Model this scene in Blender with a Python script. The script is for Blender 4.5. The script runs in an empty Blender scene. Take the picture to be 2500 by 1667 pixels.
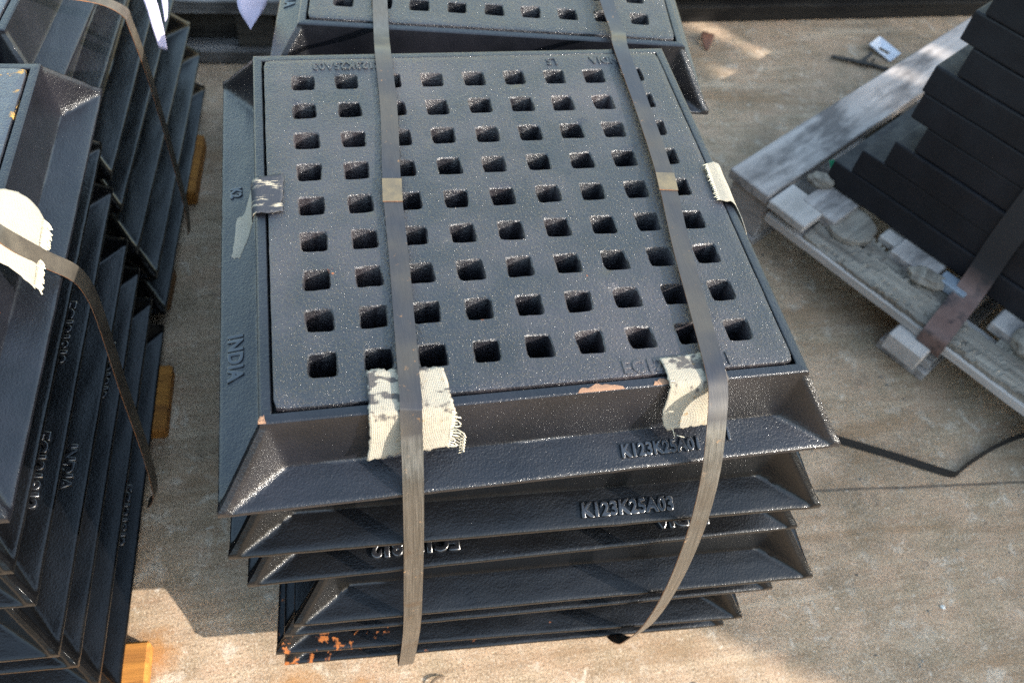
import bpy, bmesh, math, random
from mathutils import Vector, Matrix, noise

R = math.radians
random.seed(11)
SC = bpy.context.scene
COL = SC.collection
U = 0.05          # metres per grate-hole spacing: all measured positions below are in this unit
GZ = -11.9        # ground level, measured down from the top of the middle grate


def V(x, y, z):
    return Vector((x * U, y * U, (z - GZ) * U))


# ------------------------------------------------------------------ camera
cam = bpy.data.cameras.new('camera')
camo = bpy.data.objects.new('camera', cam)
COL.objects.link(camo)
cx = Vector((0.97727816, -0.18352891, 0.10604025))
cy = Vector((0.08480156, 0.79704265, 0.59793956))
cz = Vector((-0.19425779, -0.57536089, 0.79449591))
M = Matrix((cx, cy, cz)).transposed().to_4x4()
M.translation = V(-3.7125, -13.3744, 13.1941)
camo.matrix_world = M
cam.sensor_width = 36
cam.lens = 2157.43 / 2500 * 36
cam.clip_start = 0.02
cam.clip_end = 200
cam.dof.use_dof = True
cam.dof.focus_distance = 18.3 * U
cam.dof.aperture_fstop = 5.6
SC.camera = camo

# ------------------------------------------------------------------ sky, sun, exposure
SUN = Vector((1.9, -1.25, 1.0)).normalized()
world = bpy.data.worlds.new('World')
SC.world = world
world.use_nodes = True
wt = world.node_tree
bg = wt.nodes['Background']
sky = wt.nodes.new('ShaderNodeTexSky')
sky.sky_type = 'NISHITA'
sky.sun_disc = False
sky.sun_elevation = math.asin(SUN.z)
sky.sun_rotation = math.atan2(SUN.x, SUN.y)
sky.air_density = 1.7
sky.dust_density = 1.6
sky.ozone_density = 1.1
wt.links.new(sky.outputs[0], bg.inputs[0])
bg.inputs[1].default_value = 0.15
sl = bpy.data.lights.new('sun', 'SUN')
sl.energy = 2.7
sl.angle = R(0.53)
sl.color = (1.0, 0.95, 0.87)
so = bpy.data.objects.new('sun', sl)
COL.objects.link(so)
so.location = (3, -2, 3)
so.rotation_euler = (-SUN).to_track_quat('-Z', 'Y').to_euler()
SC.view_settings.view_transform = 'Standard'
SC.view_settings.look = 'None'
SC.view_settings.exposure = 2.0
SC.view_settings.gamma = 1.0
SC.cycles.use_adaptive_sampling = False
SC.cycles.sample_clamp_indirect = 4.0
SC.cycles.max_bounces = 6
SC.cycles.use_denoising = False      # the painted iron's grain glints are finer than the denoiser keeps


# ------------------------------------------------------------------ object helpers
def link(name, me, mat=None, parent=None, mw=None):
    o = bpy.data.objects.new(name, me)
    COL.objects.link(o)
    if mat is not None and me is not None and not me.materials:
        for m in (mat if isinstance(mat, (list, tuple)) else [mat]):
            me.materials.append(m)
    if parent:
        o.parent = parent
    if mw is not None:
        if parent:
            o.matrix_local = mw
        else:
            o.matrix_world = mw
    return o


def tag(o, label=None, cat=None, group=None, kind=None):
    if label: o['label'] = label
    if cat: o['category'] = cat
    if group: o['group'] = group
    if kind: o['kind'] = kind
    return o


def empty(name, mw, label, cat, group=None):
    o = bpy.data.objects.new(name, None)
    COL.objects.link(o)
    o.matrix_world = mw
    o.empty_display_size = 0.05
    return tag(o, label, cat, group)


def mesh(name, vs, fs, smooth=None, mats=None, weld=None):
    me = bpy.data.meshes.new(name)
    me.from_pydata([tuple(v) for v in vs], [], fs)
    if mats:
        me.polygons.foreach_set('material_index', mats)
    bm = bmesh.new()
    bm.from_mesh(me)
    if weld:
        bmesh.ops.remove_doubles(bm, verts=bm.verts, dist=weld)
    bmesh.ops.recalc_face_normals(bm, faces=bm.faces)
    bm.to_mesh(me)
    bm.free()
    if smooth is not None:
        me.polygons.foreach_set('use_smooth', [True] * len(me.polygons))
        me.set_sharp_from_angle(angle=R(smooth))
    me.update()
    return me


def frame_mat(o, ex, ey, ez):
    m = Matrix((ex, ey, ez)).transposed().to_4x4()
    m.translation = o
    return m


def rotz(x, y, z, deg):
    m = Matrix.Rotation(R(deg), 4, 'Z')
    m.translation = V(x, y, z)
    return m


def box_mesh(name, x0, x1, y0, y1, z0, z1, bev=0.06, rough=0.0, seg=1, seed=0, cuts=0):
    """box in hole units, bevelled, optionally roughened; returned in metres"""
    bm = bmesh.new()
    bmesh.ops.create_cube(bm, size=1)
    for v in bm.verts:
        v.co = Vector(((x0 + x1) / 2 + v.co.x * (x1 - x0), (y0 + y1) / 2 + v.co.y * (y1 - y0),
                       (z0 + z1) / 2 + v.co.z * (z1 - z0)))
    if cuts:
        ln = max((x1 - x0), (y1 - y0))
        ax = 0 if (x1 - x0) >= (y1 - y0) else 1
        es = [e for e in bm.edges if abs(e.verts[0].co[ax] - e.verts[1].co[ax]) > ln * .9]
        bmesh.ops.subdivide_edges(bm, edges=es, cuts=cuts, use_grid_fill=True)
    if bev:
        es = [e for e in bm.edges if e.calc_face_angle(0) > 0.5]
        bmesh.ops.bevel(bm, geom=es, offset=bev, segments=seg, affect='EDGES', profile=.6)
    if rough:
        for v in bm.verts:
            n = noise.noise_vector(v.co * 1.7 + Vector((seed * 7.3, 0, seed)))
            v.co += n * rough
    for v in bm.verts:
        v.co *= U
    bmesh.ops.recalc_face_normals(bm, faces=bm.faces)
    me = bpy.data.meshes.new(name)
    bm.to_mesh(me)
    bm.free()
    return me


def text_mesh(body, size, ext, sx=0.85, bold=0.012, bev=0.0):
    cu = bpy.data.curves.new('lettering', 'FONT')
    cu.body = body
    cu.size = size * U
    cu.extrude = ext * U
    cu.offset = bold * U
    cu.bevel_depth = bev * U
    cu.align_x = 'LEFT'
    cu.resolution_u = 3
    cu.space_character = 1.05
    ob = bpy.data.objects.new('lettering', cu)
    COL.objects.link(ob)
    dg = bpy.context.evaluated_depsgraph_get()
    dg.update()
    me = bpy.data.meshes.new_from_object(ob.evaluated_get(dg))
    bpy.data.objects.remove(ob)
    bpy.data.curves.remove(cu)
    me.name = 'lettering'
    for v in me.vertices:
        v.co.x *= sx
    # irregular, worn casting
    for v in me.vertices:
        v.co += noise.noise_vector(v.co * 120) * 0.0002
    me.materials.clear()
    return me


# ------------------------------------------------------------------ material helpers
class NT:
    def __init__(self, name):
        self.m = bpy.data.materials.new(name)
        self.m.use_nodes = True
        self.t = self.m.node_tree
        self.b = self.t.nodes['Principled BSDF']

    def n(self, typ, **kw):
        nd = self.t.nodes.new(typ)
        for k, v in kw.items():
            if k in nd.inputs:
                nd.inputs[k].default_value = v
            else:
                setattr(nd, k, v)
        return nd

    def l(self, a, b):
        self.t.links.new(a, b)

    def noise(self, vec, scale, detail=4, rough=.55, dist=0.0):
        nd = self.n('ShaderNodeTexNoise')
        nd.inputs['Scale'].default_value = scale
        nd.inputs['Detail'].default_value = detail
        nd.inputs['Roughness'].default_value = rough
        nd.inputs['Distortion'].default_value = dist
        self.l(vec, nd.inputs['Vector'])
        return nd.outputs['Fac']

    def ramp(self, fac, stops):
        nd = self.n('ShaderNodeValToRGB')
        el = nd.color_ramp.elements
        while len(el) < len(stops):
            el.new(0.5)
        for e, (p, c) in zip(el, stops):
            e.position = p
            e.color = (c, c, c, 1) if isinstance(c, (int, float)) else (*c, 1)
        self.l(fac, nd.inputs[0])
        return nd.outputs[0]

    def mix(self, fac, a, b):
        nd = self.n('ShaderNodeMix', data_type='RGBA')
        for s, v in ((nd.inputs[0], fac), (nd.inputs[6], a), (nd.inputs[7], b)):
            if hasattr(v, 'links'):
                self.l(v, s)
            elif isinstance(v, (int, float)):
                s.default_value = v if s.type == 'VALUE' else (v, v, v, 1)
            else:
                s.default_value = (*v, 1)
        return nd.outputs[2]

    def math(self, op, a, b=0.5, clamp=False):
        nd = self.n('ShaderNodeMath', operation=op, use_clamp=clamp)
        for s, v in ((nd.inputs[0], a), (nd.inputs[1], b)):
            if hasattr(v, 'links'):
                self.l(v, s)
            else:
                s.default_value = v
        return nd.outputs[0]

    def bump(self, h, strength, dist, prev=None):
        nd = self.n('ShaderNodeBump')
        nd.inputs['Strength'].default_value = strength
        nd.inputs['Distance'].default_value = dist
        self.l(h, nd.inputs['Height'])
        if prev is not None:
            self.l(prev, nd.inputs['Normal'])
        return nd.outputs[0]

    def pos(self):
        return self.n('ShaderNodeNewGeometry').outputs['Position']

    def obj(self, scale=(1, 1, 1)):
        tc = self.n('ShaderNodeTexCoord').outputs['Object']
        mp = self.n('ShaderNodeMapping')
        mp.inputs['Scale'].default_value = scale
        self.l(tc, mp.inputs[0])
        return mp.outputs[0]

    def out(self, **kw):
        for k, v in kw.items():
            s = self.b.inputs[k]
            if hasattr(v, 'links'):
                self.l(v, s)
            elif isinstance(v, tuple):
                s.default_value = (*v, 1) if len(v) == 3 else v
            else:
                s.default_value = v
        return self.m


def iron(name, rust=0.70, dark=(.014, .0155, .021), light=(.040, .041, .050), grain=1.0, rlo=.24, rhi=.5,
         rustcol=(.33, .10, .022), film=.5, spec=.6, left_rust=False, coat=.8, crough=.13, glint=.0, b=(.3, .3, .6), cior=1.55):
    """bitumen painted cast iron: black, sand-cast grain, odd rust spots"""
    k = NT(name)
    p = k.pos()
    base = k.mix(k.ramp(k.noise(p, 11, 5, .6), [(.35, 0.), (.66, 1.)]), dark, light)
    # brownish weathering film in broad clouds
    base = k.mix(k.math('MULTIPLY', k.ramp(k.noise(p, 5.5, 4, .6), [(.48, 0.), (.72, 1.)]), film), base, (.050, .039, .042))
    rf = k.noise(p, 38, 6, .62, .4)
    if left_rust:      # the wet left end of the lowest castings rusts most
        sx = k.n('ShaderNodeSeparateXYZ')
        k.l(p, sx.inputs[0])
        fall = k.math('ADD', k.math('MULTIPLY', sx.outputs['X'], .45), .09, True)
        rf = k.math('SUBTRACT', rf, fall)
    rm = k.ramp(rf, [(rust, 0.), (rust + .035, 1.)])
    rc = k.mix(k.noise(p, 150, 3), tuple(c * .55 for c in rustcol), tuple(min(1, c * 1.45) for c in rustcol))
    base = k.mix(rm, base, rc)
    rough = k.ramp(k.noise(p, 26, 4), [(.3, rlo), (.7, rhi)])
    rough = k.mix(rm, rough, .9)
    vo = k.n('ShaderNodeTexVoronoi')
    vo.inputs['Scale'].default_value = 300
    k.l(p, vo.inputs['Vector'])
    b1 = k.bump(k.noise(p, 48, 3), b[0] * grain, .0012)
    # sand-cast grain under the glossy tar coat
    b2 = k.bump(vo.outputs['Distance'], b[1] * grain, .0005, b1)
    b3 = k.bump(k.noise(p, 560, 3, .7), min(1., b[2] * grain), .0008, b2)
    if glint:
        v2 = k.n('ShaderNodeTexVoronoi')
        v2.inputs['Scale'].default_value = 500
        k.l(p, v2.inputs['Vector'])
        hump = k.ramp(v2.outputs['Distance'], [(0., 1.), (.16, .7), (.32, .05), (.4, 0.)])
        hump = k.math('MULTIPLY', hump, k.ramp(k.noise(p, 36, 4, .6), [(.36, .1), (.54, 1.)]))
        b3 = k.bump(hump, glint, .0016, b3)
    k.b.inputs['Specular IOR Level'].default_value = spec
    return k.out(**{'Base Color': base, 'Roughness': rough, 'Normal': b3, 'Coat Weight': k.math('MULTIPLY', k.math('SUBTRACT', 1., rm), coat), 'Coat Roughness': crough, 'Coat IOR': cior, 'Coat Normal': b3})


IRON = iron('black_painted_cast_iron')
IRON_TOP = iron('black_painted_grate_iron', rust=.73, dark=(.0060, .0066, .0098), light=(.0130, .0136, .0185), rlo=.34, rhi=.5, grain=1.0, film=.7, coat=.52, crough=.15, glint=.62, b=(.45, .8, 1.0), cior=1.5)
IRON_SIDE = iron('shaded_black_painted_frame_iron', rust=.76, dark=(.0016, .0017, .0020), light=(.0046, .0047, .0054), grain=.9, rlo=.24, rhi=.34, film=.01, spec=.30, coat=.5, crough=.10, cior=1.42, b=(.30, .25, .5), glint=.0)  # blacker copy for lower units: shade from the flanges above put into the colour
IRON_SKYLIT = iron('skylit_slate_frame_iron', rust=.745, dark=(.0036, .0039, .0056), light=(.0082, .0087, .0122), grain=.9, rlo=.26, rhi=.38, film=.08, spec=.34, coat=.62, crough=.13, cior=1.5, b=(.35, .35, .8), glint=.0)  # slate copy for units open to the sky: their brightness put into the colour
IRON_RUSTY = iron('rust_spotted_frame_iron', rust=.575, dark=(.0016, .0017, .0020), light=(.0046, .0047, .0054), grain=.9, rlo=.24, rhi=.34, film=.01, spec=.30, coat=.5, crough=.10, cior=1.42, b=(.30, .25, .5), glint=.0, rustcol=(.27, .085, .02), left_rust=True)  # rust spots over the same shade-blackened base colour
IRON_YELLOW = iron('ochre_spotted_grate_iron', rust=.63, dark=(.012, .0135, .019), light=(.027, .029, .037), coat=1., glint=.4, rustcol=(.34, .20, .05))
IRON_DULL = iron('dull_black_casting', rust=.80, dark=(.0065, .0063, .0085), light=(.012, .0115, .0145), grain=.8, rlo=.48, rhi=.7, film=.05, spec=.35, coat=.0)


def edge_iron():
    k = NT('brown_worn_casting_edge')
    p = k.pos()
    c = k.mix(k.ramp(k.noise(p, 30, 5, .6), [(.4, 0.), (.6, 1.)]), (.085, .062, .048), (.15, .115, .088))
    c = k.mix(k.ramp(k.noise(p, 22, 5), [(.62, 0.), (.68, 1.)]), c, (.30, .12, .035))
    b = k.bump(k.noise(p, 300, 3), .6, .0008)
    return k.out(**{'Base Color': c, 'Roughness': .55, 'Normal': b})


IRON_LETTER = iron('black_painted_raised_letters', rust=.8, dark=(.006, .0065, .008), light=(.012, .0125, .015), grain=.25, rlo=.17, rhi=.3, film=.1, crough=.16)
EDGE = edge_iron()


def strap_mat():
    k = NT('steel_strapping')
    p = k.pos()
    sep = k.n('ShaderNodeSeparateXYZ')
    k.l(p, sep.inputs[0])
    # paint overspray stays where the strap lay on the painted plate (its upper run)
    top = k.math('MULTIPLY', k.math('SUBTRACT', sep.outputs['Z'], V(0, 0, -.52).z), 90.0)
    top = k.math('ADD', top, k.math('MULTIPLY', k.math('SUBTRACT', k.noise(p, 40, 3), .5), .5), True)
    st = k.obj((1, 1, 1))
    streak = k.n('ShaderNodeMapping')
    streak.inputs['Scale'].default_value = (900, 60, 14)
    k.l(p, streak.inputs[0])
    fine = k.noise(streak.outputs[0], 1, 4)
    metal = k.mix(k.ramp(fine, [(.3, 0.), (.7, 1.)]), (.12, .113, .10), (.27, .255, .23))
    metal = k.mix(k.ramp(k.noise(p, 30, 6, .65), [(.54, 0.), (.72, .8)]), metal, (.17, .12, .08))
    fy = k.ramp(sep.outputs['Y'], [(.0, 0.), (1., 1.)])
    paintc = k.mix(k.ramp(k.noise(p, 9, 3), [(.42, 0.), (.62, 1.)]), (.018, .019, .026), (.055, .046, .036))
    paint = k.math('MULTIPLY', top, .93)
    c = k.mix(paint, metal, paintc)
    spots = k.ramp(k.noise(p, 95, 6, .7), [(.63, 0.), (.72, .9)])
    c = k.mix(spots, c, (.26, .135, .045))
    met = k.math('SUBTRACT', .88, k.math('MULTIPLY', paint, .82), True)
    met = k.math('SUBTRACT', met, spots, True)
    rough = k.ramp(k.noise(p, 40, 3), [(.3, .28), (.7, .48)])
    b = k.bump(fine, .2, .0004)
    return k.out(**{'Base Color': c, 'Metallic': met, 'Roughness': rough, 'Normal': b})


STRAP = strap_mat()


def plain(name, c1, c2, scale, rough=.6, bump=.3, bd=.001, metal=0., det=5):
    k = NT(name)
    p = k.pos()
    c = k.mix(k.ramp(k.noise(p, scale, det, .6), [(.35, 0.), (.65, 1.)]), c1, c2)
    b = k.bump(k.noise(p, scale * 6, 4), bump, bd)
    return k.out(**{'Base Color': c, 'Roughness': rough, 'Normal': b, 'Metallic': metal})


STRAP_EDGE = plain('rusty_strap_edge', (.30, .12, .04), (.16, .10, .07), 60, .6)
SEAL = plain('tin_strap_seal', (.13, .105, .075), (.22, .165, .095), 60, .42, .3, .0006, .4)
DARK_STRAP = plain('dark_lacquered_strap', (.055, .047, .038), (.10, .085, .065), 40, .42, .2, .0005, .35)
def rusted_strap():
    k = NT('rusted_flat_strap')
    p = k.pos()
    sep = k.n('ShaderNodeSeparateXYZ')
    k.l(p, sep.inputs[0])
    # the end that lies on the damp pallet edge has rusted
    low = k.math('MULTIPLY', k.math('SUBTRACT', V(0, 0, -8.1).z, sep.outputs['Z']), 28., True)
    low = k.math('MULTIPLY', low, k.ramp(k.noise(p, 30, 5, .6), [(.33, 0.), (.5, 1.)]))
    c = k.mix(low, (.020, .019, .021), k.mix(k.noise(p, 50, 4), (.10, .052, .042), (.22, .135, .11)))
    b = k.bump(k.noise(p, 120, 4), .4, .001)
    return k.out(**{'Base Color': c, 'Roughness': .6, 'Normal': b})


BROWN_STRAP = rusted_strap()
BLACK_STRAP = plain('black_strap', (.006, .005, .004), (.012, .009, .007), 30, .85)


def burlap(name, white=False):
    k = NT(name)
    uv = k.n('ShaderNodeTexCoord').outputs['UV']
    w1 = k.n('ShaderNodeTexWave', bands_direction='X')
    w2 = k.n('ShaderNodeTexWave', bands_direction='Y')
    for w in (w1, w2):
        w.inputs['Scale'].default_value = 10.5
        w.inputs['Distortion'].default_value = .8
        w.inputs['Detail'].default_value = 2
        w.inputs['Detail Scale'].default_value = 1.5
        k.l(uv, w.inputs['Vector'])
    h = k.math('MULTIPLY', w1.outputs['Fac'], w2.outputs['Fac'])
    p = k.pos()
    c = k.mix(k.ramp(h, [(.02, 0.), (.4, 1.)]), (.25, .215, .16), (.42, .385, .32))
    c = k.mix(k.ramp(k.noise(p, 40, 4), [(.45, 0.), (.75, 1.)]), c, (.36, .315, .24))
    if not white:
        # paint printed off the casting on the part that lay on the plate: rows of dark blots
        sep = k.n('ShaderNodeSeparateXYZ')
        k.l(p, sep.inputs[0])
        band = k.ramp(k.math('MULTIPLY', k.math('SUBTRACT', sep.outputs['Z'], V(0, 0, -.35).z), 30.), [(.2, 0.), (.35, 1.)])
        mp = k.n('ShaderNodeMapping')
        mp.inputs['Scale'].default_value = (70, 110, 1)
        k.l(p, mp.inputs[0])
        blot = k.ramp(k.noise(mp.outputs[0], 1, 3, .5), [(.52, 0.), (.58, 1.)])
        c = k.mix(k.math('MULTIPLY', k.math('MULTIPLY', band, blot), .85), c, (.04, .037, .042))
        c = k.mix(k.ramp(k.noise(p, 90, 4), [(.64, 0.), (.70, .6)]), c, (.26, .15, .05))
        c = k.mix(k.ramp(k.noise(p, 120, 4), [(.70, 0.), (.72, .8)]), c, (.04, .035, .03))
    b = k.bump(h, .6, .0008)
    b = k.bump(k.noise(p, 60, 3), .4, .003, b)
    k.b.inputs['Sheen Weight'].default_value = .1
    return k.out(**{'Base Color': c, 'Roughness': .95, 'Normal': b, 'Specular IOR Level': .1})


BURLAP = burlap('cream_burlap')
BURLAP_CLEAN = burlap('clean_cream_burlap', True)
PAINTED_CLOTH = None


def painted_cloth():
    k = NT('paint_soaked_burlap')
    p = k.pos()
    mp = k.n('ShaderNodeMapping')
    mp.inputs['Scale'].default_value = (40, 120, 40)
    k.l(p, mp.inputs[0])
    f = k.ramp(k.noise(mp.outputs[0], 1.2, 5, .65), [(.54, 0.), (.64, 1.)])
    c = k.mix(f, (.024, .026, .034), (.46, .39, .28))
    b = k.bump(k.noise(p, 500, 2), .6, .001)
    return k.out(**{'Base Color': c, 'Roughness': .75, 'Normal': b})


PAINTED_CLOTH = painted_cloth()
THREAD = plain('cream_thread', (.58, .52, .38), (.70, .64, .50), 80, .9)


def concrete():
    k = NT('broomed_concrete')
    p = k.pos()
    mp = k.n('ShaderNodeMapping')
    mp.inputs['Scale'].default_value = (9, 75, 1)
    mp.inputs['Rotation'].default_value = (0, 0, R(3))
    k.l(p, mp.inputs[0])
    streak = k.noise(mp.outputs[0], 1, 5, .6)
    big = k.noise(p, 2.6, 6, .6)
    mid = k.noise(p, 14, 6, .65)
    fine = k.noise(p, 260, 4, .75)
    c = k.mix(k.ramp(big, [(.3, 0.), (.7, 1.)]), (.365, .228, .140), (.49, .334, .224))
    c = k.mix(k.ramp(mid, [(.35, .85), (.6, 0.)]), c, (.23, .165, .10))
    c = k.mix(k.math('MULTIPLY', k.ramp(streak, [(.35, 0.), (.7, 1.)]), .5), c, (.53, .415, .28))
    c = k.mix(k.ramp(k.noise(p, 24, 8, .72, .6), [(.55, 0.), (.68, .8)]), c, (.62, .53, .42))
    c = k.mix(k.ramp(k.noise(p, 17, 8, .75), [(.58, 0.), (.68, .65)]), c, (.12, .095, .075))
    c = k.mix(k.ramp(k.noise(p, 4.5, 5, .6), [(.52, 0.), (.64, .55)]), c, (.17, .125, .08))
    c = k.mix(k.math('MULTIPLY', k.ramp(fine, [(.38, 1.), (.50, 0.)]), .75), c, (.14, .095, .06))
    c = k.mix(k.ramp(k.noise(p, 70, 6, .7), [(.60, 0.), (.68, .7)]), c, (.66, .58, .48))
    c = k.mix(k.ramp(k.noise(p, 85, 5, .7), [(.63, 0.), (.69, .75)]), c, (.10, .075, .055))
    c = k.mix(k.math('MULTIPLY', k.ramp(k.noise(p, 340, 3, .7), [(.52, 0.), (.66, 1.)]), .6), c, (.66, .55, .42))
    m2 = k.n('ShaderNodeMapping')
    m2.inputs['Scale'].default_value = (2.2, 13, 1)
    m2.inputs['Rotation'].default_value = (0, 0, R(4))
    k.l(p, m2.inputs[0])
    ws = k.noise(m2.outputs[0], 1, 6, .62, .5)
    c = k.mix(k.ramp(ws, [(.54, 0.), (.66, .6)]), c, (.25, .155, .085))
    c = k.mix(k.ramp(ws, [(.30, .5), (.42, 0.)]), c, (.60, .49, .36))
    # rust washed off the castings: stains round the front-left foot of the middle stack
    for (sx, sy, rr) in ((-5.6, -6.3, .040), (-4.0, -6.4, .022), (-9.2, -4.5, .03)):
        d = k.n('ShaderNodeVectorMath', operation='DISTANCE')
        k.l(p, d.inputs[0])
        d.inputs[1].default_value = V(sx, sy, GZ)
        wob = k.math('ADD', d.outputs['Value'], k.math('MULTIPLY', k.math('SUBTRACT', k.noise(p, 45, 4), .5), .06))
        nd = k.n('ShaderNodeMapRange')
        nd.inputs['From Min'].default_value = rr * .2
        nd.inputs['From Max'].default_value = rr * 1.3
        nd.inputs['To Min'].default_value = .75
        nd.inputs['To Max'].default_value = 0
        k.l(wob, nd.inputs['Value'])
        c = k.mix(nd.outputs[0], c, (.36, .16, .04))
    # hairline crack across the slab to the right
    sep = k.n('ShaderNodeSeparateXYZ')
    k.l(p, sep.inputs[0])
    ln = k.math('ADD', sep.outputs['Y'], k.math('MULTIPLY', sep.outputs['X'], .086))
    ln = k.math('ADD', ln, k.math('MULTIPLY', k.math('SUBTRACT', k.noise(p, 12, 5), .5), .006))
    ln = k.math('ABSOLUTE', k.math('ADD', ln, .0675))
    crack = k.ramp(ln, [(.0, .9), (.0008, .6), (.0024, 0.)])
    gate = k.ramp(sep.outputs['X'], [(.50, 0.), (.56, 1.)])
    crack = k.math('MULTIPLY', crack, gate)
    c = k.mix(k.math('MULTIPLY', crack, .75), c, (.06, .05, .045))
    b = k.bump(streak, .30, .003)
    b = k.bump(mid, .35, .003, b)
    b = k.bump(k.noise(p, 420, 4, .75), .6, .0012, b)
    b = k.bump(k.math('SUBTRACT', 1.0, crack), .6, .004, b)
    return k.out(**{'Base Color': c, 'Roughness': .92, 'Normal': b, 'Specular IOR Level': .25})


def wood(name, c1, c2, c3, axis=0, rough=.85, bump=.5):
    """weathered timber, grain along the local axis"""
    k = NT(name)
    s = [60, 60, 60]
    s[axis] = 4
    v = k.obj(tuple(s))
    oi = k.n('ShaderNodeObjectInfo').outputs['Random']
    ad = k.n('ShaderNodeVectorMath', operation='ADD')
    k.l(v, ad.inputs[0])
    cb = k.n('ShaderNodeCombineXYZ')
    k.l(k.math('MULTIPLY', oi, 50.), cb.inputs[0])
    k.l(k.math('MULTIPLY', oi, 31.), cb.inputs[1])
    k.l(cb.outputs[0], ad.inputs[1])
    g = k.noise(ad.outputs[0], 1, 6, .6, .5)
    s2 = [14, 14, 14]
    s2[axis] = 5
    v2 = k.obj(tuple(s2))
    st = k.noise(v2, 1, 5, .6)
    c = k.mix(k.ramp(g, [(.3, 0.), (.7, 1.)]), c1, c2)
    c = k.mix(k.ramp(st, [(.53, 0.), (.66, .85)]), c, c3)
    b = k.bump(g, bump, .003)
    return k.out(**{'Base Color': c, 'Roughness': rough, 'Normal': b, 'Specular IOR Level': .3})


WOOD_GREY = wood('weathered_grey_timber', (.27, .235, .215), (.47, .42, .39), (.095, .085, .082))
WOOD_PALE = wood('pale_grey_timber', (.40, .355, .32), (.52, .465, .425), (.33, .295, .265))
WOOD_SPLIT = wood('splintered_timber', (.12, .10, .082), (.36, .315, .26), (.16, .135, .11), axis=0, bump=1.)
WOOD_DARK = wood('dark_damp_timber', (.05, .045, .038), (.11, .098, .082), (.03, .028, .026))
WOOD_BEAM = wood('silver_grey_beam', (.15, .145, .14), (.30, .29, .28), (.07, .066, .063))
WOOD_ORANGE = wood('rust_stained_bearer_timber', (.22, .085, .02), (.44, .185, .035), (.085, .04, .018), bump=.9)
WOOD_BROWN = wood('rust_brown_bearer_timber', (.13, .062, .025), (.22, .105, .038), (.09, .05, .03))
PAPER = plain('lilac_white_tag_plastic', (.62, .58, .80), (.70, .66, .86), 10, .45, .1)
GREEN = plain('green_plastic_strip', (.02, .30, .15), (.03, .38, .20), 20, .4, .1)
WHITE_METAL = plain('pale_galvanised_tab', (.62, .64, .70), (.75, .77, .82), 40, .5, .1)
LEAFM = plain('dry_brown_leaf', (.26, .10, .05), (.12, .06, .04), 40, .7)
DARKLEAF = plain('dry_dark_leaf', (.10, .07, .045), (.16, .11, .07), 60, .7)
STONE = plain('pale_stone_chip', (.6, .57, .5), (.75, .72, .66), 80, .8)
TWIG = plain('blackened_twig', (.03, .028, .025), (.07, .06, .05), 60, .8)
ROPEM = plain('ochre_rag', (.50, .36, .16), (.60, .46, .22), 60, .9)

# ------------------------------------------------------------------ ground
CONC = concrete()
gm = mesh('ground', [(-60, -60, 0), (60, -60, 0), (60, 60, 0), (-60, 60, 0)], [(0, 1, 2, 3)])
tag(link('ground', gm, CONC), 'broomed tan concrete slab under the stacks', None, None, 'structure')

# ------------------------------------------------------------------ the drain unit (frame + grate)
H = 1.535
RIM, FL = 5.1, 0.9


def smax(a, b, k):
    h = max(k - abs(a - b), 0.0) / k
    return max(a, b) + h * h * k * .25


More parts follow.
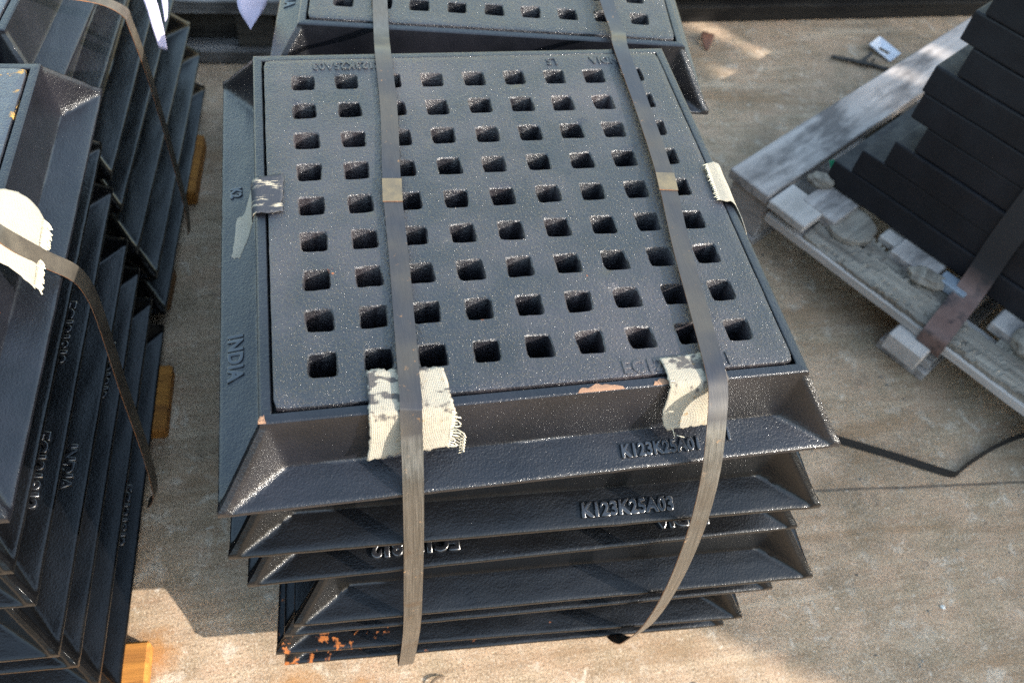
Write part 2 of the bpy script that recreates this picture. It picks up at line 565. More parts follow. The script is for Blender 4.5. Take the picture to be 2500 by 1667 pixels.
def frame_mesh(seed, edge_slot=True):
    vs, fs, mt = [], [], []
    ds = [0, .008, .02, .034, .05, .066, .082, .098, .115, .135, .16, .20, .25, .32, .41, .52, .63, .74, .82, .87, .893, .9]
    xs = [i / 26 * 1.76 - .88 for i in range(27)]
    ends = [.895, .91, .925, .938, .95, .96, .968, .975, .981, .986, .990, .9935, .9965, 1.0]
    xs = [-e for e in reversed(ends)] + xs + ends
    N = len(xs)
    for side in range(4):
        rot = Matrix.Rotation(side * math.pi / 2, 3, 'Z')
        base = len(vs)
        for d in ds:
            for xn in xs:
                x = xn * (RIM + d)
                zfl = -1.25 - .19 * (d / FL)
                zw = -.02 - max(0, d - .012) * 13.0
                z = smax(zw, zfl, .62)
                dd = (RIM + d - abs(x)) / math.sqrt(2)
                zg = -.07 - 1.37 * (d / FL)
                zg = zg - max(0.0, dd - .10) * 5.0
                z = smax(z, zg, .24 if d > .05 else .06)
                if d > .885:
                    z -= (d - .885) * 1.5
                z = min(z, -.02 - d * .2)
                w = noise.noise(Vector((x * .9 + side * 9 + seed, d * 3, seed * 3.1)))
                w2 = noise.noise(Vector((x * 4 + side * 5 + seed, d * 7, seed)))
                dn = min(1, d / .2)
                z += dn * (w * .014 + w2 * .010)
                e = noise.noise(Vector((x * 2.2 + side * 3, seed, 4))) * .012 if d > .86 else 0
                p = rot @ Vector((x, -(RIM + d + e), z))
                vs.append(p)
        for j in range(len(ds) - 1):
            for i in range(N - 1):
                a = base + j * N + i
                fs.append((a, a + 1, a + N + 1, a + N))
                mt.append(0)
        # outer edge band and underside lip
        last = base + (len(ds) - 1) * N
        b2 = len(vs)
        for i in range(N):
            p = vs[last + i]
            vs.append(Vector((p.x, p.y, -H + .012)))
        for i in range(N - 1):
            fs.append((last + i, last + i + 1, b2 + i + 1, b2 + i))
            mt.append(1)
        b3 = len(vs)
        for i in range(N):
            s = 4.6 / (RIM + FL)
            p = vs[b2 + i]
            vs.append(Vector((p.x * s, p.y * s, -H)))
        for i in range(N - 1):
            fs.append((b2 + i, b2 + i + 1, b3 + i + 1, b3 + i))
            mt.append(0)
        # rim top and inside, walked from the heightfield's first row inward
        prev = list(range(base, base + N))
        for (r, z) in ((5.085, -.004), (5.07, 0), (4.925, 0), (4.905, -.02), (4.90, -.55), (4.6, -.56), (4.6, -H)):
            cur = []
            for i in range(N):
                xx = xs[i] * r
                wob = noise.noise(Vector((xx * 3, side * 4 + seed, r))) * .008
                cur.append(len(vs))
                vs.append(rot @ Vector((xx, -(r + (wob if r < 5 else wob * .5)), z)))
            for i in range(N - 1):
                fs.append((prev[i], prev[i + 1], cur[i + 1], cur[i]))
                mt.append(2 if r in (5.07, 4.925) else 0)
            prev = cur
    vs = [Vector((v.x * U, v.y * U, (v.z + H) * U)) for v in vs]
    return mesh('frame', vs, fs, smooth=42, mats=mt, weld=.00012)


def grate_mesh(seed):
    rnd = random.Random(seed)
    vs, fs = [], []
    S = 5
    ZT = .035
    for r in range(-4, 5):
        for c in range(-4, 5):
            # jagged hole outline
            hole = []
            h = .248
            crn = [(c + sx * (h + rnd.uniform(-.016, .016)), r + sy * (h + rnd.uniform(-.016, .016))) for sx, sy in ((-1, -1), (1, -1), (1, 1), (-1, 1))]
            out = [(c - .5, r - .5), (c + .5, r - .5), (c + .5, r + .5), (c - .5, r + .5)]
            rings = [[], [], [], []]
            for k in range(4):
                a, b = crn[k], crn[(k + 1) % 4]
                oa, ob = out[k], out[(k + 1) % 4]
                for s in range(S):
                    t = s / S
                    ox, oy = oa[0] + (ob[0] - oa[0]) * t, oa[1] + (ob[1] - oa[1]) * t
                    jx, jy = rnd.uniform(-.012, .012), rnd.uniform(-.012, .012)
                    x, y = a[0] + (b[0] - a[0]) * t, a[1] + (b[1] - a[1]) * t
                    if s == 0:
                        x += (c - x) * .07
                        y += (r - y) * .07
                    rings[0].append((ox, oy, ZT))
                    rings[1].append((c + (x - c) * 1.10 + jx * .5, r + (y - r) * 1.10 + jy * .5, ZT - .004))
                    rings[2].append((x + jx, y + jy, ZT - .035 + rnd.uniform(-.01, .01)))
                    rings[3].append((c + (x - c) * .94, r + (y - r) * .94, -.85))
            n = 4 * S
            bs = []
            for rg in rings:
                bs.append(len(vs))
                vs += rg
            for q in range(3):
                for i in range(n):
                    j = (i + 1) % n
                    fs.append((bs[q] + i, bs[q] + j, bs[q + 1] + j, bs[q + 1] + i))
    # margin: points along the 9x9 block border out to the rounded plate edge
    border = []
    for k, (ax, ay, bx, by) in enumerate(((-4.5, -4.5, 4.5, -4.5), (4.5, -4.5, 4.5, 4.5), (4.5, 4.5, -4.5, 4.5), (-4.5, 4.5, -4.5, -4.5))):
        for i in range(45):
            t = i / 45
            border.append((ax + (bx - ax) * t, ay + (by - ay) * t))
    G = 4.862

    def rounded(x, y, g, rad=.13):
        s = g / 4.5
        px, py = x * s, y * s
        qx, qy = abs(px) - (g - rad), abs(py) - (g - rad)
        if qx > 0 and qy > 0:
            l = math.hypot(qx, qy) or 1
            qx, qy = qx / l * rad, qy / l * rad
            px = math.copysign(g - rad + qx, px)
            py = math.copysign(g - rad + qy, py)
        return px, py
    prev = None
    for gi, (g, z) in enumerate(((4.5, ZT), (4.68, ZT), (4.835, ZT), (4.857, ZT - .008), (4.865, ZT - .03), (4.855, -.3), (4.855, -.55))):
        cur = len(vs)
        for (x, y) in border:
            px, py = rounded(x, y, g) if g > 4.8 else (x * g / 4.5, y * g / 4.5)
            if g > 4.8:
                w = noise.noise(Vector((px * 3, py * 3, seed))) * .010
                px *= 1 + w / 5
                py *= 1 + w / 5
            vs.append((px, py, z))
        n = len(border)
        if prev is not None:
            for i in range(n):
                j = (i + 1) % n
                fs.append((prev + i, prev + j, cur + j, cur + i))
        prev = cur
    vs = [Vector((x * U, y * U, (z + H + noise.noise(Vector((x * .6, y * .6, seed))) * .008) * U)) for x, y, z in vs]
    return mesh('grate', vs, fs, smooth=38, weld=.00008)


FRAME_M = [frame_mesh(3), frame_mesh(17)]
GRATE_M = grate_mesh(5)


def with_mats(me, mats):
    m = me.copy()
    m.materials.clear()
    for x in mats:
        m.materials.append(x)
    return m


FRAMES = {(i, nm): with_mats(FRAME_M[i], [mt, EDGE, IRON_TOP]) for i in (0, 1) for nm, mt in (('b', IRON_SIDE), ('r', IRON_RUSTY), ('d', IRON_SKYLIT))}
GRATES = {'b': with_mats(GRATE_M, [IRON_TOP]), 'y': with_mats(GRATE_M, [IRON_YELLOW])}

TXT = {}


def lettering(parent, body, size, x, y, z, ang, up_tilt=0.0, sx=.8, ext=.022, mat=None):
    """raised casting letters; ang = direction the line runs, z is the flange surface there (unit-local, from the rim top)"""
    key = (body, size, sx, ext)
    if key not in TXT:
        TXT[key] = text_mesh(body, size, ext * .6, sx, .004, ext * .7)
        TXT[key].materials.append(mat or IRON_LETTER)
    m = Matrix.Rotation(R(ang), 4, 'Z') @ Matrix.Rotation(R(up_tilt), 4, 'X')
    m.translation = Vector((x * U, y * U, (z + H) * U))
    o = bpy.data.objects.new('lettering', TXT[key])
    COL.objects.link(o)
    o.parent = parent
    o.matrix_local = m
    return o


def drain_unit(cx, cy, ztop, yaw, label, group, fr=(0, 'b'), gr='b', turn=0, tilt=(0, 0)):
    m = Matrix.Rotation(R(yaw), 4, 'Z') @ Matrix.Rotation(R(tilt[0]), 4, 'X') @ Matrix.Rotation(R(tilt[1]), 4, 'Y')
    m.translation = V(cx, cy, ztop - H)
    e = empty('drain_grate', m, label, 'drain grate', group)
    tm = Matrix.Rotation(R(turn), 4, 'Z')
    f = link('frame', FRAMES[fr], None, e, tm)
    g = link('grate', GRATES[gr], None, e, tm)
    return e, f, g


def by_front(L, Rr, z, halfw=6.0):
    """centre and yaw from the two front corners"""
    yaw = math.degrees(math.atan2(Rr[1] - L[1], Rr[0] - L[0]))
    mx, my = (L[0] + Rr[0]) / 2, (L[1] + Rr[1]) / 2
    c, s = math.cos(R(yaw)), math.sin(R(yaw))
    return mx - s * halfw, my + c * halfw, z, yaw


# --- middle stack: seven units
MID = [((-5.97, -5.95), (6.01, -5.98)), ((-6.02, -6.09), (5.94, -6.62)), ((-5.87, -6.05), (6.10, -6.40)),
       ((-5.11, -6.45), (6.85, -7.06)), ((-5.45, -6.10), (6.51, -6.70)), ((-5.78, -5.98), (6.16, -6.84)),
       ((-5.72, -5.77), (6.23, -6.52))]
GRP = 'cast iron drain grates in the middle stack'
LAB = ['topmost drain grate of the middle stack, cream pads on its rim',
       'second drain grate from the top of the middle stack, raised code K123K25A03 on its front',
       'third drain grate down in the middle stack, with upside-down lettering on its front flange',
       'fourth drain grate down in the middle stack, jutting farthest to the front right',
       'fifth drain grate down in the middle stack, thin ledge rust-spotted at its left',
       'sixth drain grate down in the middle stack, orange rust spots on its black front',
       'bottom drain grate of the middle stack, rusty front edge close above the concrete']
mid = []
for i, (a, b) in enumerate(MID):
    cx_, cy_, z_, yw = by_front(a, b, -H * i)
    if i == 0:
        cx_, cy_, yw = 0.02, 0.0, -.2
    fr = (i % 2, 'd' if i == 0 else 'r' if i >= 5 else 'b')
    mid.append(drain_unit(cx_, cy_, z_, yw, LAB[i], GRP, fr))
TILT = 11.5
e, f, g = mid[0]
lettering(f, 'K123K25A01', .36, 1.45, -5.78, -1.365, 0, TILT)
lettering(f, '1', .36, 3.62, -5.66, -1.33, 0, TILT)
lettering(f, 'INDIA', .42, -5.82, -2.10, -1.40, -90, TILT, sx=.95)
lettering(f, 'K2', .34, -5.78, 2.1, -1.39, -90, TILT)
lettering(g, 'EC123K25A01', .40, 1.45, -4.80, .036, 0, 0, sx=.88, ext=.014, mat=IRON_TOP)
lettering(g, 'EC123K25A03', .36, -1.95, 4.72, .036, 180, 0, ext=.014, mat=IRON_TOP)
lettering(g, 'L5', .36, 2.2, 4.72, .036, 180, 0, ext=.014, mat=IRON_TOP)
lettering(g, 'INDIA', .36, 3.85, 4.72, .036, 180, 0, ext=.014, mat=IRON_TOP)
e, f, g = mid[1]
lettering(f, 'K123K25A03', .40, .85, -5.82, -1.37, 0, TILT, sx=.86, ext=.03)
e, f, g = mid[2]
lettering(f, 'EC121812', .46, -1.65, -5.40, -1.30, 180, -TILT, sx=.92, ext=.05)
lettering(f, 'INDIA', .46, 3.95, -5.40, -1.30, 180, -TILT, sx=.95, ext=.05)

# --- back stack
GRP = 'cast iron drain grates in the back stack'
bx, by = 1.71, 11.48
ORD = ['topmost', 'second', 'third', 'fourth', 'fifth', 'sixth', 'bottom']
back = []
for i in range(7):
    lab = ('black drain grate topping the back stack, behind the middle stack at the top edge' if i == 0 else
           '%s drain grate of the back stack, mostly hidden by the middle stack' % ORD[i])
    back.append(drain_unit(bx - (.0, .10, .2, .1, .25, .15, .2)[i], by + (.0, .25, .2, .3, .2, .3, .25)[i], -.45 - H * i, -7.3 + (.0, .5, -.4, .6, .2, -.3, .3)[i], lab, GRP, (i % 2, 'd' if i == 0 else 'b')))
lettering(back[0][1], 'INDIA', .42, -5.82, -1.2, -1.40, -90, TILT, sx=.95)

# --- left stack, near pile
GRP = 'cast iron drain grates in the near left stack'
LS = [(-9.64, -5.28, -2.14, -2.93), (-10.02, -5.55, -3.67, -3.0), (-10.08, -5.6, -5.20, -2.9), (-10.02, -6.15, -6.73, -3.0),
      (-10.06, -5.9, -8.26, -3.1), (-10.0, -5.85, -9.80, -3.0), (-9.92, -5.75, -11.33, -3.0)]
LAB = ['ochre spotted drain grate topping the near left stack, burlap pad on its rim',
       'second drain grate of the near left stack, dark flange under the top one',
       'third drain grate down in the near left stack, code letters on its shaded right flange',
       'fourth drain grate down in the near left stack, white glinting front corner rib',
       'fifth drain grate down in the near left stack, set a little back under the fourth',
       'sixth drain grate down in the near left stack, corner rib at the bottom edge',
       'bottom drain grate of the near left stack, raised code beside the orange bearers']
left = []
for i, (fx, fy, zb, yw) in enumerate(LS):
    c, s = math.cos(R(yw)), math.sin(R(yw))
    cx_, cy_ = fx - (6 * c + 6 * s), fy - (6 * s - 6 * c)
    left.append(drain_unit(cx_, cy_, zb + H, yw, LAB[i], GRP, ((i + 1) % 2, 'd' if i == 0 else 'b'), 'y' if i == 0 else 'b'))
for i, (body, yy) in ((1, ('EC121812', 4.2)), (2, ('EC121812', 1.2)), (3, ('INDIA', -1.5)), (4, ('EC121812', 2.5)), (6, ('EC121812', -.6))):
    lettering(left[i][1], body, .46, 5.36, yy + .6, -1.30, -90, -TILT, sx=.95, ext=.04)
lettering(left[2][1], 'EC121812', .46, 5.36, -2.0, -1.30, -90, -TILT, sx=.95, ext=.04)

# --- left stack, far pile (one unit higher)
GRP = 'cast iron drain grates in the far left stack'
far = []
FS = [(-15.16, 12.75, -.44, -8.4)] + [(-15.11 + .10 * i + .08 * math.sin(i * 2.1), 13.3 + .15 * math.cos(i * 3), -.44 - H * (i + 1), -5.7 + .5 * math.sin(i * 1.7)) for i in range(6)]
LAB = ['topmost drain grate of the far left stack at the upper left corner',
       'second drain grate of the far left stack, rust-blushed right flange under its topmost']
for i, (x, y, z, yw) in enumerate(FS):
    lab = LAB[i] if i < 2 else '%s drain grate down in the far left stack, shaded right flange by the pale tag' % ['', '', 'third', 'fourth', 'fifth', 'sixth', 'lowest'][i]
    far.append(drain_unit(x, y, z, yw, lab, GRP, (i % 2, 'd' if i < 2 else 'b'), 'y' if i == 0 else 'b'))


# ------------------------------------------------------------------ bearers under the stacks
def bearer(x0, x1, y0, y1, z0, z1, mat, label, yaw=0, grp='timber bearers under the stacks'):
    me = box_mesh('timber_bearer', 0, x1 - x0, 0, y1 - y0, 0, z1 - z0, .07, .02, seed=int(abs(x0 * 7 + y0 * 3)), cuts=6)
    o = link('timber_bearer', me, mat, None, rotz(x0, y0, z0, yaw))
    tag(o, label, 'bearer', grp)


g0 = GZ + .004
bearer(-5.2, 6.0, -4.2, -2.2, g0, -10.75, WOOD_BROWN, 'brown timber bearer under the front of the middle stack', -3)
bearer(-5.0, 6.0, 2.6, 4.6, g0, -10.75, WOOD_BROWN, 'brown timber bearer under the rear of the middle stack', -3)
bearer(-4.0, 7.0, 7.6, 9.6, g0, -11.2, WOOD_BROWN, 'brown timber bearer under the front of the back stack', -7)
bearer(-3.2, 7.6, 13.6, 15.4, g0, -11.2, WOOD_BROWN, 'brown timber bearer under the rear of the back stack', -7)
bearer(-21.0, -9.38, -6.6, -3.72, g0, -11.335, WOOD_ORANGE, 'orange rust-stained bearer poking out under the near left stack, close to the bottom edge', -3.1)
bearer(-20.6, -9.12, 2.8, 5.3, g0, -11.335, WOOD_ORANGE, 'orange rust-stained bearer end showing beside the middle of the gap', -3.1)
bearer(-20.0, -8.42, 13.6, 16.9, g0, -.44 - 7 * H - .01, WOOD_ORANGE, 'orange-brown bearer end under the far left stack', -5.5)
bearer(-20.0, -9.2, 8.4, 10.0, g0, -.44 - 7 * H - .01, WOOD_BROWN, 'brown bearer under the front of the far left stack', -5.5)


# ------------------------------------------------------------------ straps
def catmull(pts, n=6):
    out = []
    P = [pts[0]] + pts + [pts[-1]]
    for i in range(1, len(P) - 2):
        p0, p1, p2, p3 = P[i - 1], P[i], P[i + 1], P[i + 2]
        for s in range(n):
            t = s / n
            out.append(.5 * ((2 * p1) + (p2 - p0) * t + (2 * p0 - 5 * p1 + 4 * p2 - p3) * t * t + (3 * p1 - p0 - 3 * p2 + p3) * t ** 3))
    out.append(P[-2])
    return out


def ribbon(name, pts, wid, th=.022, wdir=None, n=6, smooth=True):
    """flat band through pts (hole units) with width direction wdir (vector or list per point)"""
    P = [Vector(p) for p in pts]
    if isinstance(wdir, (list, tuple)) and hasattr(wdir[0], '__len__'):
        W = [Vector(w) for w in wdir]
    else:
        W = [Vector(wdir)] * len(P)
    if smooth:
        P = catmull(P, n)
        W = catmull(W, n)
    vs, fs, mt = [], [], []
    for i, p in enumerate(P):
        t = (P[min(i + 1, len(P) - 1)] - P[max(i - 1, 0)]).normalized()
        w = W[i] - t * W[i].dot(t)
        w.normalize()
        nrm = w.cross(t).normalized()
        for a, b in ((-1, -1), (1, -1), (1, 1), (-1, 1)):
            q = p + w * (a * wid / 2) + nrm * (b * th / 2)
            vs.append(V(*q))
    for i in range(len(P) - 1):
        for k in range(4):
            a, b = i * 4 + k, i * 4 + (k + 1) % 4
            fs.append((a, b, b + 4, a + 4))
            mt.append(1 if k in (1, 3) else 0)
    fs.append((0, 1, 2, 3))
    n0 = (len(P) - 1) * 4
    fs.append((n0 + 3, n0 + 2, n0 + 1, n0))
    mt += [1, 1]
    return mesh(name, vs, fs, smooth=30, mats=mt)


SGRP = 'steel straps round the middle and back stacks'
X = (1, 0, 0)
ptsL = [(-.95, 17.9, -4), (-.98, 17.6, -1.7), (-1.1, 16.8, -.36), (-1.45, 13, -.36), (-1.80, 8.2, -.35), (-1.93, 6.4, -.33), (-2.02, 5.05, .06), (-2.10, 2.88, .09), (-2.29, .41, .10),
        (-2.37, -1.73, .11), (-2.45, -3.35, .13), (-2.515, -4.75, .15), (-2.535, -5.1, .12), (-2.55, -5.22, .0), (-2.56, -5.6, -.62), (-2.58, -6.02, -1.40), (-2.59, -6.35, -2.6),
        (-2.61, -6.66, -4.2), (-2.61, -6.75, -6.1), (-2.61, -6.5, -8.4), (-2.64, -6.30, -10.3), (-2.65, -6.1, -10.9), (-2.65, -5.4, -10.93)]
wL = [X] * len(ptsL)
st = link('steel_strap', ribbon('steel_strap', ptsL, .385, .022, wL), [STRAP, STRAP_EDGE])
tag(st, 'left flat steel strap over the middle stack, running straight down its front', 'strap', SGRP)
link('strap_seal', ribbon('strap_seal', [(-2.275, .60, .125), (-2.30, .25, .125), (-2.325, -.08, .126)], .41, .02, X, 2), [SEAL, STRAP_EDGE], st)
ptsR = [(4.9, 17.3, -4), (4.9, 17.0, -1.7), (4.85, 16.3, -.33), (4.62, 12.5, -.25), (4.33, 7.6, -.22), (4.22, 6.0, -.12), (3.98, 4.95, .11), (3.87, 2.5, .16), (3.73, .25, .17),
        (3.46, -1.83, .18), (3.31, -3.35, .19), (3.19, -4.6, .19), (3.15, -5.05, .16), (3.14, -5.35, .03), (3.08, -5.75, -.28), (3.07, -6.3, -1.2), (3.07, -6.7, -2.38), (3.05, -7.0, -3.82), (3.06, -7.15, -5.53),
        (3.11, -7.1, -7.51), (3.15, -6.85, -9.3), (3.17, -6.6, -10.3), (3.1, -6.1, -11.0), (3.0, -5.2, -11.05)]
tw = (1, .0, -.18)
wR = [X] * 15 + [(1, 0, -.02), (1, .05, -.06), (1, .15, -.1), (1, .25, -.12), (1, .3, -.1), (1, .35, -.1), (1, .4, 0), (1, .4, 0), (1, .3, 0)]
st2 = link('steel_strap', ribbon('steel_strap', ptsR, .385, .022, wR), [STRAP, STRAP_EDGE])
tag(st2, 'right flat steel strap over the middle stack, bowing loosely away from its front', 'strap', SGRP)
link('strap_seal', ribbon('strap_seal', [(3.735, .28, .195), (3.70, .0, .197), (3.665, -.26, .198)], .42, .02, X, 2), [SEAL, STRAP_EDGE], st2)

# strap round the near left stack
ptsS = [(-15.5, 1.6, -.5), (-11.5, .75, -.47), (-10.5, .45, -.44), (-10.12, .28, -.42), (-9.9, .25, -.72), (-9.5, .38, -1.45), (-9.12, .50, -2.05), (-8.98, .52, -2.6), (-8.95, .5, -3.3),
        (-9.0, .45, -4.6), (-9.05, .3, -6.2), (-9.1, .08, -8.9), (-9.2, -.2, -10.8), (-9.5, -.3, -11.35)]
wS = [(0, 1, .0)] * 4 + [(0.25, 1, 0)] * 10
st3 = link('steel_strap', ribbon('steel_strap', ptsS, .40, .022, wS), [DARK_STRAP, STRAP_EDGE])
tag(st3, 'dark bent strap over the burlap pad on the near left stack, dropping down its side', 'strap', 'steel straps round the left stacks')
ptsB = [(-10.6, 8.2, -.25), (-9.9, 8.4, -.4), (-9.0, 8.75, -.8), (-8.5, 9.0, -1.3), (-8.45, 9.25, -1.9), (-8.42, 9.72, -3.82), (-8.42, 9.98, -5.9), (-8.45, 10.28, -9.6), (-8.6, 10.4, -11.2)]
st4 = link('steel_strap', ribbon('steel_strap', ptsB, .32, .022, [(0, 1, 0)] * 3 + [(.25, 1, 0)] * 6), [DARK_STRAP, STRAP_EDGE])
tag(st4, 'thin dark strap slanting down the shaded side of the far left stack', 'strap', 'steel straps round the left stacks')


# ------------------------------------------------------------------ burlap pads
def cloth(name, rows, nu=26, nv=20, jag=.03, seed=0, thick=.012, wav=.02, smooth_rows=True):
    """rows: list of (left point, right point) in hole units down the pad; resampled to a jagged sheet with thickness and UVs"""
    Lp = [Vector(r[0]) for r in rows]
    Rp = [Vector(r[1]) for r in rows]
    k = max(2, nv // (len(rows) - 1))
    Lp, Rp = catmull(Lp, k), catmull(Rp, k)
    nr = len(Lp)
    vs, uvs, fs = [], [], []
    for j in range(nr):
        for i in range(nu + 1):
            t = i / nu
            e = 0
            tt = t
            if i in (0, nu):
                e = noise.noise(Vector((j * .7, seed, i))) * jag
                tt = t + e / max(.2, (Rp[j] - Lp[j]).length)
            p = Lp[j].lerp(Rp[j], tt)
            p = p + Vector((noise.noise(Vector((p.x * 2, p.y * 2, seed))), noise.noise(Vector((p.x * 2, p.z * 2, seed + 5))), noise.noise(Vector((p.y * 2, p.x * 2, seed + 9))) * .6)) * wav
            if j in (0, nr - 1):
                dv = (Lp[1] - Lp[0]) if j == 0 else (Lp[-1] - Lp[-2])
                p = p + dv.normalized() * noise.noise(Vector((i * .55, seed + 3, j))) * jag * 1.6
            vs.append(V(*p))
            uvs.append((t * .13, .0 + j / (nr - 1)))
    for j in range(nr - 1):
        for i in range(nu):
            a = j * (nu + 1) + i
            fs.append((a, a + 1, a + nu + 2, a + nu + 1))
    me = bpy.data.meshes.new(name)
    me.from_pydata([tuple(v) for v in vs], [], fs)
    uvl = me.uv_layers.new(name='uv')
    lw = (Lp[0] - Rp[0]).length
    lh = sum((Lp[i + 1] - Lp[i]).length for i in range(nr - 1))
    for lp in me.loops:
        u, v = uvs[lp.vertex_index]
        uvl.data[lp.index].uv = (u / .13 * lw, v * lh)
    me.polygons.foreach_set('use_smooth', [True] * len(me.polygons))
    bm = bmesh.new()
    bm.from_mesh(me)
    bmesh.ops.recalc_face_normals(bm, faces=bm.faces)
    bmesh.ops.solidify(bm, geom=bm.faces, thickness=thick * U)
    bm.to_mesh(me)
    bm.free()
    return me


def threads(name, segs, rad=.012):
    """thin frayed yarns: list of polylines in hole units, joined in one mesh"""
    vs, fs = [], []
    for pl in segs:
        P = [Vector(p) for p in pl]
        base = len(vs)
        for i, p in enumerate(P):
            t = (P[min(i + 1, len(P) - 1)] - P[max(0, i - 1)]).normalized()
            a = t.orthogonal().normalized()
            b = t.cross(a)
            for k in range(3):
                an = k * 2.094
                vs.append(V(*(p + (a * math.cos(an) + b * math.sin(an)) * rad)))
        for i in range(len(P) - 1):
            for k in range(3):
                c = base + i * 3 + k
                d = base + i * 3 + (k + 1) % 3
                fs.append((c, d, d + 3, c + 3))
    return mesh(name, vs, fs, smooth=60)


PG = 'burlap pads under the straps'
# front left pad
p1 = link('burlap_pad', cloth('burlap_pad', [((-3.24, -4.22, .09), (-1.86, -4.32, .085)), ((-3.25, -4.7, .09), (-1.83, -4.75, .09)), ((-3.27, -5.02, .085), (-1.80, -5.05, .085)),
     ((-3.28, -5.17, .02), (-1.77, -5.19, .02)), ((-3.28, -5.27, -.30), (-1.76, -5.28, -.24)), ((-3.30, -5.34, -.66), (-1.80, -5.36, -.52)), ((-3.36, -5.46, -.98), (-1.88, -5.46, -.78))], 30, 24, .045, 2), BURLAP)
tag(p1, 'cream burlap pad with dark paint blots under the left strap on the front rim', 'burlap pad', PG)
rnd = random.Random(4)
seg = []
for i in range(16):
    t = i / 15
    y = -5.2 - .26 * t
    z = -.02 - .76 * t
    x = -1.78 - .05 * t
    l = rnd.uniform(.03, .15)
    seg.append([(x - .05, y, z), (x + l * .5, y - .03, z + rnd.uniform(-.03, .03)), (x + l, y - rnd.uniform(-.02, .06), z + rnd.uniform(-.10, .04))])
for i in range(6):
    z = -.35 - i * .1
    seg.append([(-1.77, -5.36, z), (-1.62, -5.42, z - .1), (-1.58, -5.44, z - .22), (-1.68, -5.44, z - .26)])
tag(link('fringe', threads('fringe', seg), THREAD, p1), None, None, None, 'stuff')
# front right pad
p2 = link('burlap_pad', cloth('burlap_pad', [((2.18, -4.58, .10), (3.30, -4.52, .10)), ((2.22, -4.85, .105), (3.36, -4.8, .11)), ((2.22, -5.05, .10), (3.40, -5.02, .10)),
     ((2.24, -5.19, .02), (3.42, -5.19, .02)), ((2.24, -5.26, -.36), (3.42, -5.28, -.36)), ((2.22, -5.38, -.74), (3.40, -5.40, -.70)), ((2.34, -5.52, -.98), (3.36, -5.54, -.88))], 26, 24, .03, 7), BURLAP)
tag(p2, 'cream burlap pad curling down from the front rim beneath the right strap', 'burlap pad', PG)
seg = [[(2.4, -5.5, -.92), (2.55, -5.6, -1.08), (2.7, -5.64, -1.12)], [(2.45, -5.52, -.95), (2.5, -5.62, -1.1)],
       [(2.38, -5.4, -.5), (2.27, -5.42, -.45), (2.2, -5.42, -.52)], [(2.35, -5.1, .1), (2.25, -5.12, .12), (2.24, -5.2, .1)]]
tag(link('fringe', threads('fringe', seg, .007), THREAD, p2), None, None, None, 'stuff')
# left rim pad: paint soaked on the plate, clean tail hanging out
p3 = link('burlap_pad', cloth('burlap_pad', [((-4.50, .98, .075), (-4.56, -.14, .075)), ((-4.85, .92, .08), (-4.85, -.16, .08)), ((-5.08, .86, .075), (-5.06, -.14, .075)), ((-5.15, .82, -.0), (-5.15, -.12, -.02)), ((-5.19, .78, -.14), (-5.18, -.14, -.16))], 16, 16, .05, 9, wav=.01), PAINTED_CLOTH)
tag(p3, 'torn slate-painted pad on the left rim of the top grate, pale tail hanging', 'burlap pad', PG)
link('tail', cloth('tail', [((-5.16, .74, -.06), (-5.12, -.10, -.06)), ((-5.34, .22, -.30), (-5.20, -.18, -.25)), ((-5.50, .16, -.38), (-5.24, -.26, -.34)), ((-5.56, -.38, -.43), (-5.36, -.58, -.42)), ((-5.63, -.80, -.50), (-5.47, -.82, -.50))], 10, 20, .03, 12, wav=.015), BURLAP_CLEAN, p3)
# right rim pad
p4 = link('burlap_pad', cloth('burlap_pad', [((4.82, .62, .09), (4.74, -.52, .09)), ((4.95, .66, .10), (4.93, -.60, .10)), ((5.08, .64, .10), (5.08, -.62, .09)), ((5.20, .58, .04), (5.17, -.85, .02)), ((5.27, .3, -.15), (5.21, -1.38, -.10)), ((5.32, .1, -.4), (5.24, -1.45, -.25))], 24, 18, .05, 15), BURLAP_CLEAN)
tag(p4, 'bright cream burlap pad folded over the right rim of the top grate', 'burlap pad', PG)
seg = []
for i in range(22):
    t = i / 21
    y = .6 - 1.12 * t
    x = 4.82 - .08 * t
    seg.append([(x + .06, y, .10), (x, y - .02, .10), (x - rnd.uniform(.0, .05), y - rnd.uniform(0, .06), .07)])
tag(link('fringe', threads('fringe', seg, .010), THREAD, p4), None, None, None, 'stuff')
# left stack pad
p5 = link('burlap_pad', cloth('burlap_pad', [((-10.65, 1.35, -.42), (-10.75, -.55, -.42)), ((-10.25, 1.42, -.42), (-10.30, -.40, -.44)), ((-10.12, 1.52, -.50), (-10.05, -.40, -.56)), ((-9.92, 1.72, -.84), (-9.86, -.33, -.92)), ((-9.72, 1.66, -1.16), (-9.66, -.42, -1.22)), ((-9.60, 1.42, -1.36), (-9.58, -.46, -1.38))], 26, 20, .05, 21), BURLAP_CLEAN)
tag(p5, 'large cream burlap pad with frayed right edge on the near left stack', 'burlap pad', PG)
seg = []
for i in range(62):
    t = i / 61
    a = Vector((-9.60, 1.40, -1.34)).lerp(Vector((-9.57, -.44, -1.38)), t)
    if .42 < t < .60:
        continue
    l = rnd.uniform(.12, .20) * (1.1 if t < .5 else .9)
    dirn = Vector((.55, -.25, -.75)).normalized()
    mid_ = a + dirn * l * .5 + Vector((.015, rnd.uniform(-.02, .02), .02))
    seg.append([tuple(a - dirn * .04), tuple(mid_), tuple(a + dirn * l + Vector((rnd.uniform(-.01, .02), rnd.uniform(-.06, .02), 0)))])
tag(link('fringe', threads('fringe', seg, .016), THREAD, p5), None, None, None, 'stuff')

